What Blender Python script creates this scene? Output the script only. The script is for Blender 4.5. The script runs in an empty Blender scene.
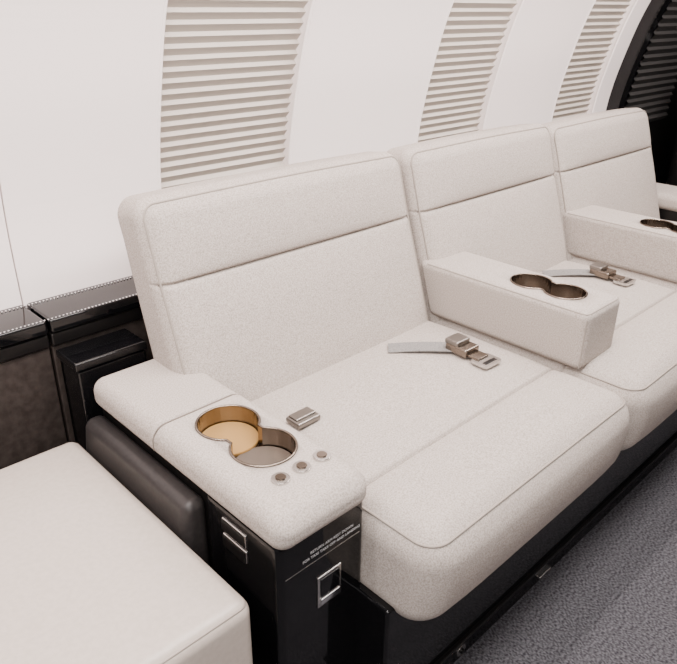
import bpy, bmesh, math, random
import numpy as np
from mathutils import Vector, Matrix
random.seed(3)
scene=bpy.context.scene
# ---------------- materials ----------------
def mat(name,col,rough=.5,metal=0,coat=0,spec=None):
    m=bpy.data.materials.new(name);m.use_nodes=True
    b=m.node_tree.nodes['Principled BSDF']
    b.inputs['Base Color'].default_value=(*col,1);b.inputs['Roughness'].default_value=rough
    b.inputs['Metallic'].default_value=metal
    if coat:b.inputs['Coat Weight'].default_value=coat;b.inputs['Coat Roughness'].default_value=.05
    if spec is not None:b.inputs['Specular IOR Level'].default_value=spec
    return m
def speckle(m,c1,c2,scale,bump=.3,dist=.001,detail=4,lo=.35,hi=.65,stretch=(1,1,1)):
    nt=m.node_tree;b=nt.nodes['Principled BSDF']
    tc=nt.nodes.new('ShaderNodeTexCoord');mp=nt.nodes.new('ShaderNodeMapping');mp.inputs['Scale'].default_value=stretch
    n=nt.nodes.new('ShaderNodeTexNoise');n.inputs['Scale'].default_value=scale;n.inputs['Detail'].default_value=detail
    r=nt.nodes.new('ShaderNodeValToRGB');r.color_ramp.elements[0].position=lo;r.color_ramp.elements[1].position=hi
    r.color_ramp.elements[0].color=(*c1,1);r.color_ramp.elements[1].color=(*c2,1)
    bp=nt.nodes.new('ShaderNodeBump');bp.inputs['Strength'].default_value=bump;bp.inputs['Distance'].default_value=dist
    L=nt.links.new
    L(tc.outputs['Object'],mp.inputs['Vector']);L(mp.outputs[0],n.inputs['Vector']);L(n.outputs['Fac'],r.inputs['Fac']);L(r.outputs['Color'],b.inputs['Base Color'])
    L(n.outputs['Fac'],bp.inputs['Height']);L(bp.outputs[0],b.inputs['Normal'])
    return m
FAB=speckle(mat('wool_fabric',(.5,.45,.4),.95,spec=.12),(.275,.240,.212),(.455,.405,.368),400,.5,.0011,4,.32,.62)
FABD=mat('fabric_piping',(.30,.263,.232),.95,spec=.1)
THR=mat('seam_thread',(.17,.145,.125),.95,spec=.1)
LEA=speckle(mat('cream_leather',(.7,.66,.6),.32),(.42,.365,.32),(.455,.40,.355),120,.10,.0004)
LEAD=mat('leather_piping',(.28,.24,.21),.4)
BLK=mat('black_lacquer',(.003,.003,.0035),.07,spec=.4)
BLKM=mat('black_satin',(.005,.0045,.0045),.3,spec=.3)
BRN=speckle(mat('dark_brown_panel',(.03,.025,.022),.5,spec=.3),(.020,.015,.013),(.034,.027,.024),60,.1)
GRY=speckle(mat('dark_grey_leather',(.05,.047,.047),.38,spec=.3),(.024,.021,.021),(.031,.028,.027),120,.1)
WAL=mat('cream_wall_panel',(.90,.815,.79),.4)
BLI=mat('blind_fabric',(.47,.425,.38),.8)
BLID=mat('dark_blind_fabric',(.03,.028,.027),.6)
MET=mat('brushed_nickel',(.62,.60,.58),.25,1)
PEW=mat('pewter',(.26,.24,.22),.35,1)
BRZ=mat('bronze_metal',(.22,.185,.155),.22,1)
BRZL=mat('brass_cup_floor',(.40,.235,.08),.4,.35)
BRZM=mat('bronze_cup_floor',(.17,.14,.115),.35,.6)
CHR=mat('chrome',(.8,.8,.8),.15,1)
WEB=speckle(mat('belt_webbing',(.5,.48,.46),.9,spec=.1),(.15,.145,.14),(.25,.24,.23),400,.4)
TXT=mat('white_print',(.7,.7,.7),.6)
CAR=speckle(mat('grey_carpet',(.2,.2,.22),1,spec=.05),(.025,.024,.028),(.125,.122,.133),300,1,.003,5,.36,.66,(1,.55,1))
# ---------------- helpers ----------------
def link(o,parent=None):
    scene.collection.objects.link(o)
    if parent:
        o.parent=parent;o.matrix_parent_inverse=Matrix.Translation(parent.location).inverted()
    return o
def empty(name,loc):
    e=bpy.data.objects.new(name,None);e.location=loc;e.empty_display_size=.05;scene.collection.objects.link(e);return e
def meshobj(name,V,F,m,parent=None,smooth=True):
    me=bpy.data.meshes.new(name);me.from_pydata([tuple(v) for v in V],[],F);me.validate();me.update()
    me.materials.append(m)
    bm=bmesh.new();bm.from_mesh(me);bmesh.ops.remove_doubles(bm,verts=bm.verts,dist=1e-6);bmesh.ops.recalc_face_normals(bm,faces=bm.faces);bm.to_mesh(me);bm.free()
    if smooth:me.polygons.foreach_set('use_smooth',[True]*len(me.polygons))
    o=bpy.data.objects.new(name,me);link(o,parent);return o
def rpoint(p,lo,hi,r):
    q=[min(max(p[i],lo[i]+r),hi[i]-r) for i in range(3)]
    d=Vector([p[i]-q[i] for i in range(3)])
    if d.length<1e-9:return Vector(p)
    return Vector(q)+d.normalized()*r
def rbox(name,lo,hi,r,m,parent=None,warp=None,extra=((),(),()),n=8,seg=5):
    ax=[]
    for i in range(3):
        a=[lo[i]+r-r*math.tan(math.pi/4*k/seg) for k in range(seg,-1,-1)]
        b=[hi[i]-r+r*math.tan(math.pi/4*k/seg) for k in range(seg+1)]
        mid=list(np.linspace(lo[i]+r,hi[i]-r,n+2)[1:-1])
        s=sorted(set([round(t,6) for t in a+b+mid+[e for e in extra[i] if lo[i]+r<e<hi[i]-r]]))
        ax.append(s)
    V=[];F=[]
    for i in range(3):
        j,k=(i+1)%3,(i+2)%3
        for side in (lo[i],hi[i]):
            base=len(V);A,B=ax[j],ax[k]
            for a in A:
                for b in B:
                    p=[0,0,0];p[i]=side;p[j]=a;p[k]=b
                    q=rpoint(p,lo,hi,r)
                    V.append(warp(q) if warp else q)
            nb=len(B)
            for ia in range(len(A)-1):
                for ib in range(nb-1):
                    a0=base+ia*nb+ib
                    F.append((a0,a0+nb,a0+nb+1,a0+1))
    V=[Vector([round(c,6) for c in v]) for v in V]
    return meshobj(name,V,F,m,parent)
def tube(name,pts,r,m,parent=None,cyc=False):
    c=bpy.data.curves.new(name,'CURVE');c.dimensions='3D';c.bevel_depth=r;c.bevel_resolution=2
    s=c.splines.new('POLY');s.points.add(len(pts)-1)
    for i,p in enumerate(pts):s.points[i].co=(*p,1)
    s.use_cyclic_u=cyc
    c.materials.append(m)
    o=bpy.data.objects.new(name,c);return link(o,parent)
def bake(o):
    dg=bpy.context.evaluated_depsgraph_get();me=bpy.data.meshes.new_from_object(o.evaluated_get(dg))
    o.modifiers.clear();o.data=me
def cut(o,cutters):
    for c in cutters:
        md=o.modifiers.new('b','BOOLEAN');md.operation='DIFFERENCE';md.object=c;md.solver='EXACT'
    bpy.context.view_layer.update();bake(o)
    for c in cutters:bpy.data.objects.remove(c)
def prism(name,outline,z0,z1,m,parent=None,axis='Z',caps=(True,True),smooth=False):
    n=len(outline);V=[];
    for z in (z0,z1):
        for a,b in outline:V.append((a,b,z) if axis=='Z' else (a,z,b))
    F=[(i,(i+1)%n,n+(i+1)%n,n+i) for i in range(n)]
    if caps[0]:F.append(tuple(range(n)))
    if caps[1]:F.append(tuple(range(n,2*n)))
    return meshobj(name,V,F,m,parent,smooth)
def fig8(cx,cy,d,r,n=28):
    h=d/2;al=math.acos(h/r)+.22
    P=[]
    for i in range(n+1):
        t=-math.pi/2+al+ (2*math.pi-2*al)*i/n
        P.append((cx+r*math.cos(t),cy+h+r*math.sin(t)))
    for i in range(n+1):
        t=math.pi/2+al+(2*math.pi-2*al)*i/n
        P.append((cx+r*math.cos(t),cy-h+r*math.sin(t)))
    return P
def roundrect(x0,x1,z0,z1,r,n=10):
    P=[]
    for cx,cz,a in ((x1-r,z1-r,0),(x0+r,z1-r,90),(x0+r,z0+r,180),(x1-r,z0+r,270)):
        for i in range(n+1):
            t=math.radians(a+90*i/n);P.append((cx+r*math.cos(t),cz+r*math.sin(t)))
    return P
def cyl(name,c,axis,r,h,m,parent=None,n=32,bev=.001):
    bm=bmesh.new();bmesh.ops.create_cone(bm,cap_ends=True,segments=n,radius1=r,radius2=r,depth=h)
    bmesh.ops.bevel(bm,geom=[e for e in bm.edges if len(e.link_faces)==2 and any(len(f.verts)>4 for f in e.link_faces)],offset=min(bev,h*.4),segments=2,affect='EDGES')
    q=Vector((0,0,1)).rotation_difference(Vector(axis)).to_matrix().to_4x4()
    bmesh.ops.transform(bm,matrix=Matrix.Translation(c)@q,verts=bm.verts)
    me=bpy.data.meshes.new(name);bm.to_mesh(me);bm.free();me.materials.append(m)
    o=bpy.data.objects.new(name,me);return link(o,parent)
# ---------------- dims ----------------
W=.686;D=.484;ZS=.45;ZT=.852;Y0=-.05
ZSEAM=.45+.394*.654
def yback(z):return D+(z-ZS)*.335
GR=(-.012,-.008,-.006,-.0045,-.003,-.0015,0,.0015,.003,.0045,.006,.008,.012)
GW=.0036;GD=.0065
# ---------------- sofa ----------------
sofa=empty('sofa',(W*1.5,.3,0))
def gauss(d,w):return math.exp(-(d/w)**2)
for k in range(3):
    x0=k*W+(-.042,.012,.010)[k];x1=(k+1)*W-(.012,.004,-.002)[k]
    dz=(.010,.007,-.006)[k]
    RB=.038
    lo=(x0,0,.33);hi=(x1,.130,ZT);cx=(x0+x1)/2
    def wb(p,x0=x0,x1=x1,dz=dz):
        x,y,z=p
        t=(z-.45)/.4
        f=1-max(0,min(1,y/.125))
        g=gauss(z-ZSEAM,GW)
        u=(x-x0)/(x1-x0)
        puff=0
        if f>.3:
            if z>ZSEAM: v=(z-ZSEAM)/(ZT-ZSEAM)
            else: v=(z-.40)/(ZSEAM-.40)
            v=max(0,min(1,v));puff=.014*(1-(2*u-1)**4)*(1-(2*v-1)**4)
        yy=yback(z)+y*(1.08-.23*t) - f*puff + f*g*GD
        zz=z
        if z>.75: zz+=dz*min(1,(z-.75)/.06)
        if z>.8: zz+=.005*(1-(2*u-1)**2)-.015*max(0,min(1,y/.125))
        return Vector((x,yy,zz))
    ez=[ZSEAM+d for d in GR]
    rbox('back_cushion_%d'%(k+1),lo,hi,RB,FAB,sofa,wb,((),(),ez),n=10,seg=7)
    r=RB;e=.011
    pts=[]
    def P(x,z,y=.0105):return wb(Vector((x,y,z)))
    for z in np.linspace(.40,ZT-r,22):pts.append(P(x0+e,z))
    for i in range(1,9):
        t=math.radians(180-90*i/9);pts.append(P(x0+r+(r-e)*math.cos(t),ZT-r+(r-e)*math.sin(t)))
    for x in np.linspace(x0+r,x1-r,20):pts.append(P(x,ZT-e))
    for i in range(1,9):
        t=math.radians(90-90*i/9);pts.append(P(x1-r+(r-e)*math.cos(t),ZT-r+(r-e)*math.sin(t)))
    for z in np.linspace(ZT-r,.40,22):pts.append(P(x1-e,z))
    tube('back_piping_%d'%(k+1),pts,.0022,FABD,sofa)
    tube('back_seam_%d'%(k+1),[wb(Vector((x,.0005 if x0+.04<x<x1-.04 else .0105,ZSEAM))) for x in np.linspace(x0+.009,x1-.009,24)],.0013,THR,sofa)
    # seat
    sx0=k*W+(.014 if k==0 else .002);sx1=(k+1)*W+(.006 if k==0 else -.002)
    if k==1:sx0=W+.010
    YS=.137;ZB=.262
    def ws(p,x0=sx0,x1=sx1):
        x,y,z=p
        u=(x-x0)/(x1-x0);f=max(0,min(1,(z-.30)/.15))
        g=gauss(y-YS,GW)
        if y>YS:v=(y-YS)/(D-YS)
        else:v=(y-Y0)/(YS-Y0)
        v=max(0,min(1,v))
        puff=.012*(1-(2*u-1)**4)*(1-(2*v-1)**4)
        zz=z+f*puff-f*g*GD
        yy=y
        if y<YS:
            w=max(0,min(1,(z-ZB)/(.457-ZB)));yy=y-.016*math.sin(math.pi*w)*(1-(2*u-1)**6)
            yy+=.02*(1-w)**2
        return Vector((x,yy,zz))
    ey=[YS+d for d in GR]
    r=.052;ee=.015
    rbox('seat_cushion_%d'%(k+1),(sx0,Y0,ZB),(sx1,D+.06,.457),r,FAB,sofa,ws,((),ey,()),n=10,seg=8)
    pts=[];z=.457-.0145
    for y in np.linspace(YS,Y0+r,8):pts.append(ws(Vector((sx0+ee,y,z))))
    for i in range(1,9):
        t=math.radians(180+90*i/9);pts.append(ws(Vector((sx0+r+(r-ee)*math.cos(t),Y0+r+(r-ee)*math.sin(t),z))))
    for x in np.linspace(sx0+r,sx1-r,20):pts.append(ws(Vector((x,Y0+ee,z))))
    for i in range(1,9):
        t=math.radians(270+90*i/9);pts.append(ws(Vector((sx1-r+(r-ee)*math.cos(t),Y0+r+(r-ee)*math.sin(t),z))))
    for y in np.linspace(Y0+r,YS,8):pts.append(ws(Vector((sx1-ee,y,z))))
    tube('seat_piping_%d'%(k+1),pts,.0022,FABD,sofa)
    tube('seat_seam_%d'%(k+1),[ws(Vector((x,YS,.457))) for x in np.linspace(sx0+r,sx1-r,24)],.0013,THR,sofa)
# base
rbox('base_plinth',(0,.02,0),(3*W,.60,.30),.006,BLK,sofa,n=1)
rbox('base_rail',(0,.012,.055),(3*W,.03,.062),.002,BLKM,sofa,n=1)
rbox('back_shell',(-.02,.60,0),(3*W,.655,.60),.006,BLKM,sofa,n=1)
cyl('base_ring',(.225,.018,.034),(0,-1,0),.014,.008,MET,sofa)
cyl('base_ring_core',(.225,.013,.034),(0,-1,0),.006,.006,BLKM,sofa)
rbox('base_latch',(.512,.012,.020),(.560,.022,.028),.002,MET,sofa,n=1)
# middle arms with cup holders
def cup(tag,cx,cy,ztop,d,r,arm,depth=.06,floor=BRZL):
    c=prism('cutter',fig8(cx,cy,d,r+.001),ztop-depth,ztop+.05,BLKM)
    cut(arm,[c])
    prism('cup_wall_'+tag,fig8(cx,cy,d,r),ztop-depth+.001,ztop+.001,BRZ,sofa,caps=(True,False),smooth=False)
    tube('cup_rim_'+tag,[(a,b,ztop+.001) for a,b in fig8(cx,cy,d,r+.001)],.0022,BRZ,sofa,True)
    cyl('cup_floor_'+tag,(cx,cy+d/2,ztop-depth+.005),(0,0,1),r*.97,.006,floor,sofa)
    cyl('cup_floor_b_'+tag,(cx,cy-d/2,ztop-depth+.0035),(0,0,1),r*.97,.003,BRZM,sofa)
for k in (1,2):
    xa=k*W+(.004,.014)[k-1];xb=xa+.158;za=.592
    def wa(p):
        x,y,z=p
        if y>.3: y=.3+(y-.3)*((yback(z)+.03-.3)/.3)
        return Vector((x,y,z))
    a=rbox('middle_arm_%d'%k,(xa,.088,.452),(xb,.60,za),.018,FAB,sofa,wa,n=6)
    cup('mid%d'%k,(xa+xb)/2+.002,.235,za,.088,.047,a,depth=.040,floor=BRZM)
    zz=za-.0055
    pts=[(xa+.0055,y,zz) for y in (yback(za),.108)]+[(xa+.008,.097,zz),(xa+.018,.094,zz),(xb-.018,.094,zz),(xb-.008,.097,zz)]+[(xb-.0055,y,zz) for y in (.108,yback(za))]
    tube('middle_arm_piping_%d'%k,pts,.0018,FABD,sofa)
    pts=[(xa+.0055,.0935,z) for z in np.linspace(.46,za-.018,4)]
    tube('middle_arm_front_piping_%d'%k,pts,.0018,FABD,sofa)
    pts=[(xb-.0055,.0935,z) for z in np.linspace(.46,za-.018,4)]
    tube('middle_arm_side_piping_%d'%k,pts,.0018,FABD,sofa)
# end arms
def endarm(tag,x0,x1,mir=1):
    z1=.545
    def we(p):
        x,y,z=p;g=gauss(y-.407,GW)
        s=max(0,min(1,(z-.495)/.045))
        z=z-g*GD*s
        if y<.13:z-=.010*((.13-y)/.055)**2*s
        return Vector((x,y,z))
    ey=[.407+d for d in GR]+[.12,.11]
    a=rbox('arm_pad_'+tag,(x0-.008,.074,.482),(x1+.010,.64,z1),.026,FAB,sofa,we,((),ey,()),n=6,seg=7)
    cx=(x0+x1)/2+.010*mir
    R_=.026
    sp=[(x0-.008,.407,.500),(x0-.008,.407,z1-R_)]+[(x0-.008+R_-R_*math.cos(math.radians(t)),.407,z1-R_+R_*math.sin(math.radians(t))-.003) for t in range(15,91,15)]
    sp+=[(x1+.010-R_+R_*math.sin(math.radians(t)),.407,z1-R_+R_*math.cos(math.radians(t))-.003) for t in range(0,91,15)]
    tube('arm_seam_'+tag,sp,.0014,THR,sofa)
    cup(tag,cx,.285,z1,.096,.052,a,depth=.038)
    for i in range(3):
        xx=x0+.060+i*.0415;yb=.154
        cyl('arm_button_%s_%d'%(tag,i+1),(xx,yb,z1+.001),(0,0,1),.0145,.006,MET,sofa)
        cyl('arm_button_cap_%s_%d'%(tag,i+1),(xx,yb,z1+.0045),(0,0,1),.0085,.003,BRZ,sofa)
    rbox('arm_post_'+tag,(x0,.092,0),(x1+.014,.275,.49),.014,BLK,sofa,n=1)
    rbox('arm_body_'+tag,(x0+.01,.275,0),(x1-.006,.64,.488),.006,BLKM,sofa,n=1)
    return a
endarm('left',-.163,.004)
endarm('right',3*W,3*W+.163,-1)
def wp(p):
    x,y,z=p
    return Vector((x-.02*math.sin(math.pi*max(0,min(1,(z-.05)/.42))) if x<-.17 else x,y,z))
rbox('arm_side_panel',(-.190,.285,.02),(-.15,.645,.462),.018,GRY,sofa,wp,n=8)
def frontbox(n,x0,x1,z0,z1,m,y=.092,t=.003,r=.0012):
    return rbox(n,(x0,y-t,z0),(x1,y+.004,z1),r,m,sofa,n=1)
frontbox('post_joint',-.150,.004,.4205,.4220,PEW,t=.0006,r=.0002)
frontbox('latch_frame',-.088,-.038,.322,.385,MET)
frontbox('latch_paddle',-.083,-.043,.343,.380,BLK,t=.005)
frontbox('latch_lip',-.083,-.043,.328,.340,CHR,t=.006)
for i,s in enumerate(('RETURN ARM REST DOWN','FOR TAXI TAKE OFF AND LANDING')):
    c=bpy.data.curves.new('label','FONT');c.body=s;c.size=.0074;c.materials.append(TXT);c.align_x='CENTER'
    o=bpy.data.objects.new('post_label_%d'%(i+1),c);o.location=(-.056,.0914,.441-.0095*i);o.rotation_euler=(math.pi/2,0,0);link(o,sofa)
for i in range(2):
    z=.455-.031*i
    rbox('vent_frame_%d'%i,(-.1655,.165,z-.012),(-.160,.225,z+.012),.0015,MET,sofa,n=1)
    rbox('vent_slot_%d'%i,(-.1675,.166,z-.0105),(-.163,.224,z+.0105),.001,BLKM,sofa,n=1)
# ---------------- seat belts ----------------
def belt(x,y,full=True):
    e=empty('seat_belt',(x,y,.46))
    z=.473
    if full:
        A=Vector((x-.105,y+.13,.468));B=Vector((x-.002,y+.02,.476));d=(B-A).normalized();n=Vector((-d.y,d.x,0)).normalized()*.023
        V=[];N=12
        for i in range(N+1):
            p=A.lerp(B,i/N)+Vector((0,0,.003*math.sin(math.pi*i/N)))
            for s in (-1,1):
                for h in (0,.0022):V.append(p+n*s+Vector((0,0,h)))
        F=[]
        for i in range(N):
            a=4*i;b=a+4
            F+=[(a,b,b+2,a+2),(a+1,a+3,b+3,b+1),(a,a+1,b+1,b),(a+2,b+2,b+3,a+3)]
        meshobj('strap',V,F,WEB,e,False)
        def rot(o,ang):
            c=Vector((x,y,0))
            M=Matrix.Translation(c)@Matrix.Rotation(ang,4,'Z')@Matrix.Translation(-c);o.data.transform(M)
        ang=math.radians(-2)
        fr=prism('buckle_bar',[(x+a,y+b) for a,b in roundrect(-.029,.029,-.090,-.045,.008,5)],z,z+.006,MET,e)
        for o in (rbox('buckle',(x-.025,y-.03,z),(x+.025,y+.03,z+.020),.005,BRZ,e,n=2),
                  rbox('buckle_lever',(x-.023,y-.004,z+.017),(x+.023,y+.034,z+.030),.004,PEW,e,n=2),
                  rbox('buckle_tongue',(x-.018,y-.06,z+.004),(x+.018,y-.02,z+.010),.0015,BRZ,e,n=1),fr):
            rot(o,ang)
        s=rbox('tongue_slot',(x-.020,y-.083,z+.004),(x+.020,y-.072,z+.0068),.001,BLKM,e,n=1);rot(s,ang)
    else:
        rbox('buckle',(x-.028,y-.020,z-.004),(x+.028,y+.020,z+.008),.004,PEW,e,n=2)
        rbox('buckle_lever',(x-.024,y-.010,z+.006),(x+.024,y+.016,z+.012),.003,PEW,e,n=2)
belt(.104,.340,False)
belt(.551,.305)
belt(.560+W,.320)
# ---------------- ottoman ----------------
ot=empty('ottoman',(-.6,.37,0))
def wo(p):
    x,y,z=p;u=(x+1.05)/.845;v=(y-.09)/.565
    u=max(0,min(1,u));v=max(0,min(1,v))
    if z>.36:z+=.012*(1-(2*u-1)**4)*(1-(2*v-1)**4)
    return Vector((x,y,z))
rbox('ottoman_cushion',(-1.05,.09,.27),(-.207,.655,.425),.022,LEA,ot,wo,n=12)
r=.022
pts=[(-1.05+.03,.097,.418)]+[(-.207-r,.097,.418)]+[(-.207-r+(r-.007)*math.sin(math.radians(a)),.09+r-(r-.007)*math.cos(math.radians(a)),.418) for a in range(10,91,10)]+[(-.214,.655-r,.418)]
tube('ottoman_piping',pts,.0022,LEAD,ot)
rbox('ottoman_base',(-1.02,.12,0),(-.235,.64,.275),.008,BLKM,ot,n=1)
# ---------------- wall ----------------
PR=[(.86,-.02),(.862,.3),(.868,.6),(.866,.82),(.825,1.02),(.765,1.2),(.655,1.4),(.48,1.6),(.22,1.76),(-.15,1.86),(-.6,1.88)]
def profile(n=8):
    out=[];P=[Vector(p) for p in PR];P=[P[0]*2-P[1]]+P+[P[-1]*2-P[-2]]
    for i in range(1,len(P)-2):
        for k in range(n):
            t=k/n;a,b,c,d=P[i-1:i+3]
            out.append(.5*((2*b)+(c-a)*t+(2*a-5*b+4*c-d)*t*t+(3*b-a-3*c+d)*t**3))
    out.append(P[-2]);return out
prof=profile()
zz=[p[1] for p in prof];yy=[p[0] for p in prof]
def ywall(z):return float(np.interp(z,zz,yy))
def wallpanel(name,x0,x1,th=.03,m=WAL,pro=prof):
    ps=pro;n=len(ps);V=[]
    nrm=[]
    for i in range(n):
        a=ps[max(0,i-1)];b=ps[min(n-1,i+1)];t=(b-a).normalized();nrm.append(Vector((t.y,-t.x)))
    for x in (x0,x1):
        for i in range(n):V.append((x,ps[i].x,ps[i].y))
        for i in range(n):
            q=ps[i]+nrm[i]*th;V.append((x,q.x,q.y))
    F=[];m2=2*n
    for i in range(n-1):
        F+=[(i,i+1,m2+i+1,m2+i),(n+i,m2+n+i,m2+n+i+1,n+i+1)]
        F+=[(i,n+i,n+i+1,i+1),(m2+i,m2+i+1,m2+n+i+1,m2+n+i)]
    F+=[(0,m2,m2+n,n),(n-1,2*n-1,m2+2*n-1,m2+n-1)]
    return meshobj(name,V,F,m,None,False)
XB=2.24
w1=wallpanel('wall_back',-.1835,XB)
w2=wallpanel('wall_left',-1.6,-.1865)
wins=[(.150,.528),(1.03,1.375),(1.81,2.13)]
cs=[]
for a,b in wins:
    cs.append(prism('cutter',roundrect(a,b,.72,1.30,.06),.5,1.0,BLKM,axis='Y'))
cut(w1,cs)
w1.data.materials.clear();w1.data.materials.append(WAL)
def blind(a,b,m,e,off=.030,z0=.70,z1=1.33,pitch=.0225,amp=.011,name='pleated_blind'):
    V=[];F=[];z=z0;k=0;rows=[]
    while z<z1:
        rows.append((ywall(z)+off-(amp if k%2 else 0),z));z+=pitch*(.62 if k%2==0 else .38);k+=1
    for x in (a,b):
        for y,z in rows:V.append((x,y,z))
    n=len(rows)
    for j in range(n-1):F.append((j,j+1,n+j+1,n+j))
    return meshobj(name,V,F,m,e,False)
for i,(a,b) in enumerate(wins):
    e=empty('window_%d'%(i+1),((a+b)/2,.85,1.0))
    out=roundrect(a,b,.72,1.30,.06)
    pts=[]
    for j in range(len(out)):
        p=Vector(out[j]);q=Vector(out[(j+1)%len(out)]);n=max(1,int((q-p).length/.02))
        for k in range(n):
            s=p.lerp(q,k/n);pts.append((s.x,ywall(s.y)+.003,s.y))
    tube('window_frame',pts,.005,WAL,e,True)
    blind(a-.02,b+.02,BLI,e)
# opposite cabin side (lower dark sidewall, cream above)
rbox('wall_front',(-1.6,-2.06,.0),(3.3,-2.02,.62),.004,BRN,None,n=1)
rbox('wall_front_upper',(-1.6,-2.05,.622),(3.3,-2.02,1.5),.004,WAL,None,n=1)
# ledge along wall
led=empty('side_ledge',(-.6,.8,.6))
for t,(x0,x1) in enumerate(((-1.6,-.185),(-.180,0.2))):
    rbox('ledge_top_%d'%t,(x0,.752,.598),(x1,.868,.628),.006,BLK,led,n=1)
    rbox('ledge_face_%d'%t,(x0,.765,.0),(x1,.85,.565),.003,BRN,led,n=1)
    rbox('ledge_lip_%d'%t,(x0,.758,.568),(x1,.80,.596),.004,BLKM,led,n=1)
def studs(name,x0,x1,y,z):
    bm=bmesh.new();x=x0
    while x<x1:
        bmesh.ops.create_icosphere(bm,subdivisions=1,radius=.0022,matrix=Matrix.Translation((x,y,z)));x+=.0075
    me=bpy.data.meshes.new(name);bm.to_mesh(me);bm.free();me.materials.append(CHR);link(bpy.data.objects.new(name,me),led)
studs('stud_row_a',-1.5,.1,.850,.629);studs('stud_row_b',-1.5,.1,.757,.6275)
# cabinet behind arm
cab=empty('side_cabinet',(-.1,.7,0))
rbox('cabinet_body',(-.176,.668,0),(-.03,.750,.545),.005,BLK,cab,n=1)
rbox('cabinet_top',(-.181,.662,.548),(-.03,.750,.566),.004,BLK,cab,n=1)
# bulkhead arch + dark louvered panel past window 3
wallpanel('wall_bulkhead',XB+.002,XB+.95,.03,m=BLKM)
V=[];F=[];n=len(prof)
for x in (XB,XB+.05):
    for off in (.002,-.05):
        for i,p in enumerate(prof):
            a=prof[max(0,i-1)];b=prof[min(n-1,i+1)];t=(b-a).normalized();q=p+Vector((t.y,-t.x))*off
            V.append((x,q.x,q.y))
for i in range(n-1):
    F+=[(i,i+1,n+i+1,n+i),(2*n+i,3*n+i,3*n+i+1,2*n+i+1),(n+i,n+i+1,3*n+i+1,3*n+i),(i,2*n+i,2*n+i+1,i+1)]
meshobj('trim_1',V,F,BLK,None,False)
e4=empty('window_4',(2.6,.85,1.0))
blind(XB+.16,XB+.62,BLID,e4,off=-.004,z0=.7,z1=1.36,pitch=.03,amp=.012)
# dark chair beyond
ch=empty('armchair',(2.75,.4,0))
rbox('chair_back',(2.62,.15,.40),(2.76,.72,1.0),.04,BLKM,ch,n=4)
rbox('chair_seat',(2.70,.15,.28),(3.2,.72,.46),.03,BLKM,ch,n=4)
rbox('chair_base',(2.74,.2,0),(3.1,.66,.29),.01,BLKM,ch,n=1)
rbox('wall_end',(3.3,-2.0,0),(3.34,.86,1.88),.01,BLKM,None,n=1)
meshobj('floor',[(-2,-2.2,0),(3.4,-2.2,0),(3.4,.9,0),(-2,.9,0)],[(0,1,2,3)],CAR,None,False)
# ---------------- light ----------------
def area(name,loc,rot,sx,sy,p,col):
    l=bpy.data.lights.new(name,'AREA');l.shape='RECTANGLE';l.size=sx;l.size_y=sy;l.energy=p;l.color=col
    o=bpy.data.objects.new(name,l);o.location=loc;o.rotation_euler=rot;scene.collection.objects.link(o)
area('ceiling_light',(.5,-.20,1.82),(0,0,0),3.6,.30,76,(1,.935,.895))
area('wall_wash_light',(.3,.16,1.68),(math.radians(38),0,0),4.2,.06,56,(1,.90,.87))
area('cabin_light',(-1.2,-1.5,1.7),(math.radians(55),0,math.radians(-35)),1.6,.8,34,(1,.945,.92))
w=bpy.data.worlds.new('world');scene.world=w;w.use_nodes=True
w.node_tree.nodes['Background'].inputs[0].default_value=(1,.95,.94,1);w.node_tree.nodes['Background'].inputs[1].default_value=.28
# ---------------- camera ----------------
cam=bpy.data.cameras.new('camera');co=bpy.data.objects.new('camera',cam);scene.collection.objects.link(co);scene.camera=co
y_,p_,r_=.799,.446,.010
Fw=Vector((math.cos(y_)*math.cos(p_),math.sin(y_)*math.cos(p_),-math.sin(p_)))
R=Vector((math.sin(y_),-math.cos(y_),0));U=R.cross(Fw)
R2=math.cos(r_)*R+math.sin(r_)*U;U2=-math.sin(r_)*R+math.cos(r_)*U
M=Matrix((R2,U2,-Fw)).transposed().to_4x4();M.translation=Vector((-.620,-.497,1.184));co.matrix_world=M
cam.sensor_width=36;cam.lens=689.05/677*36;cam.clip_start=.01
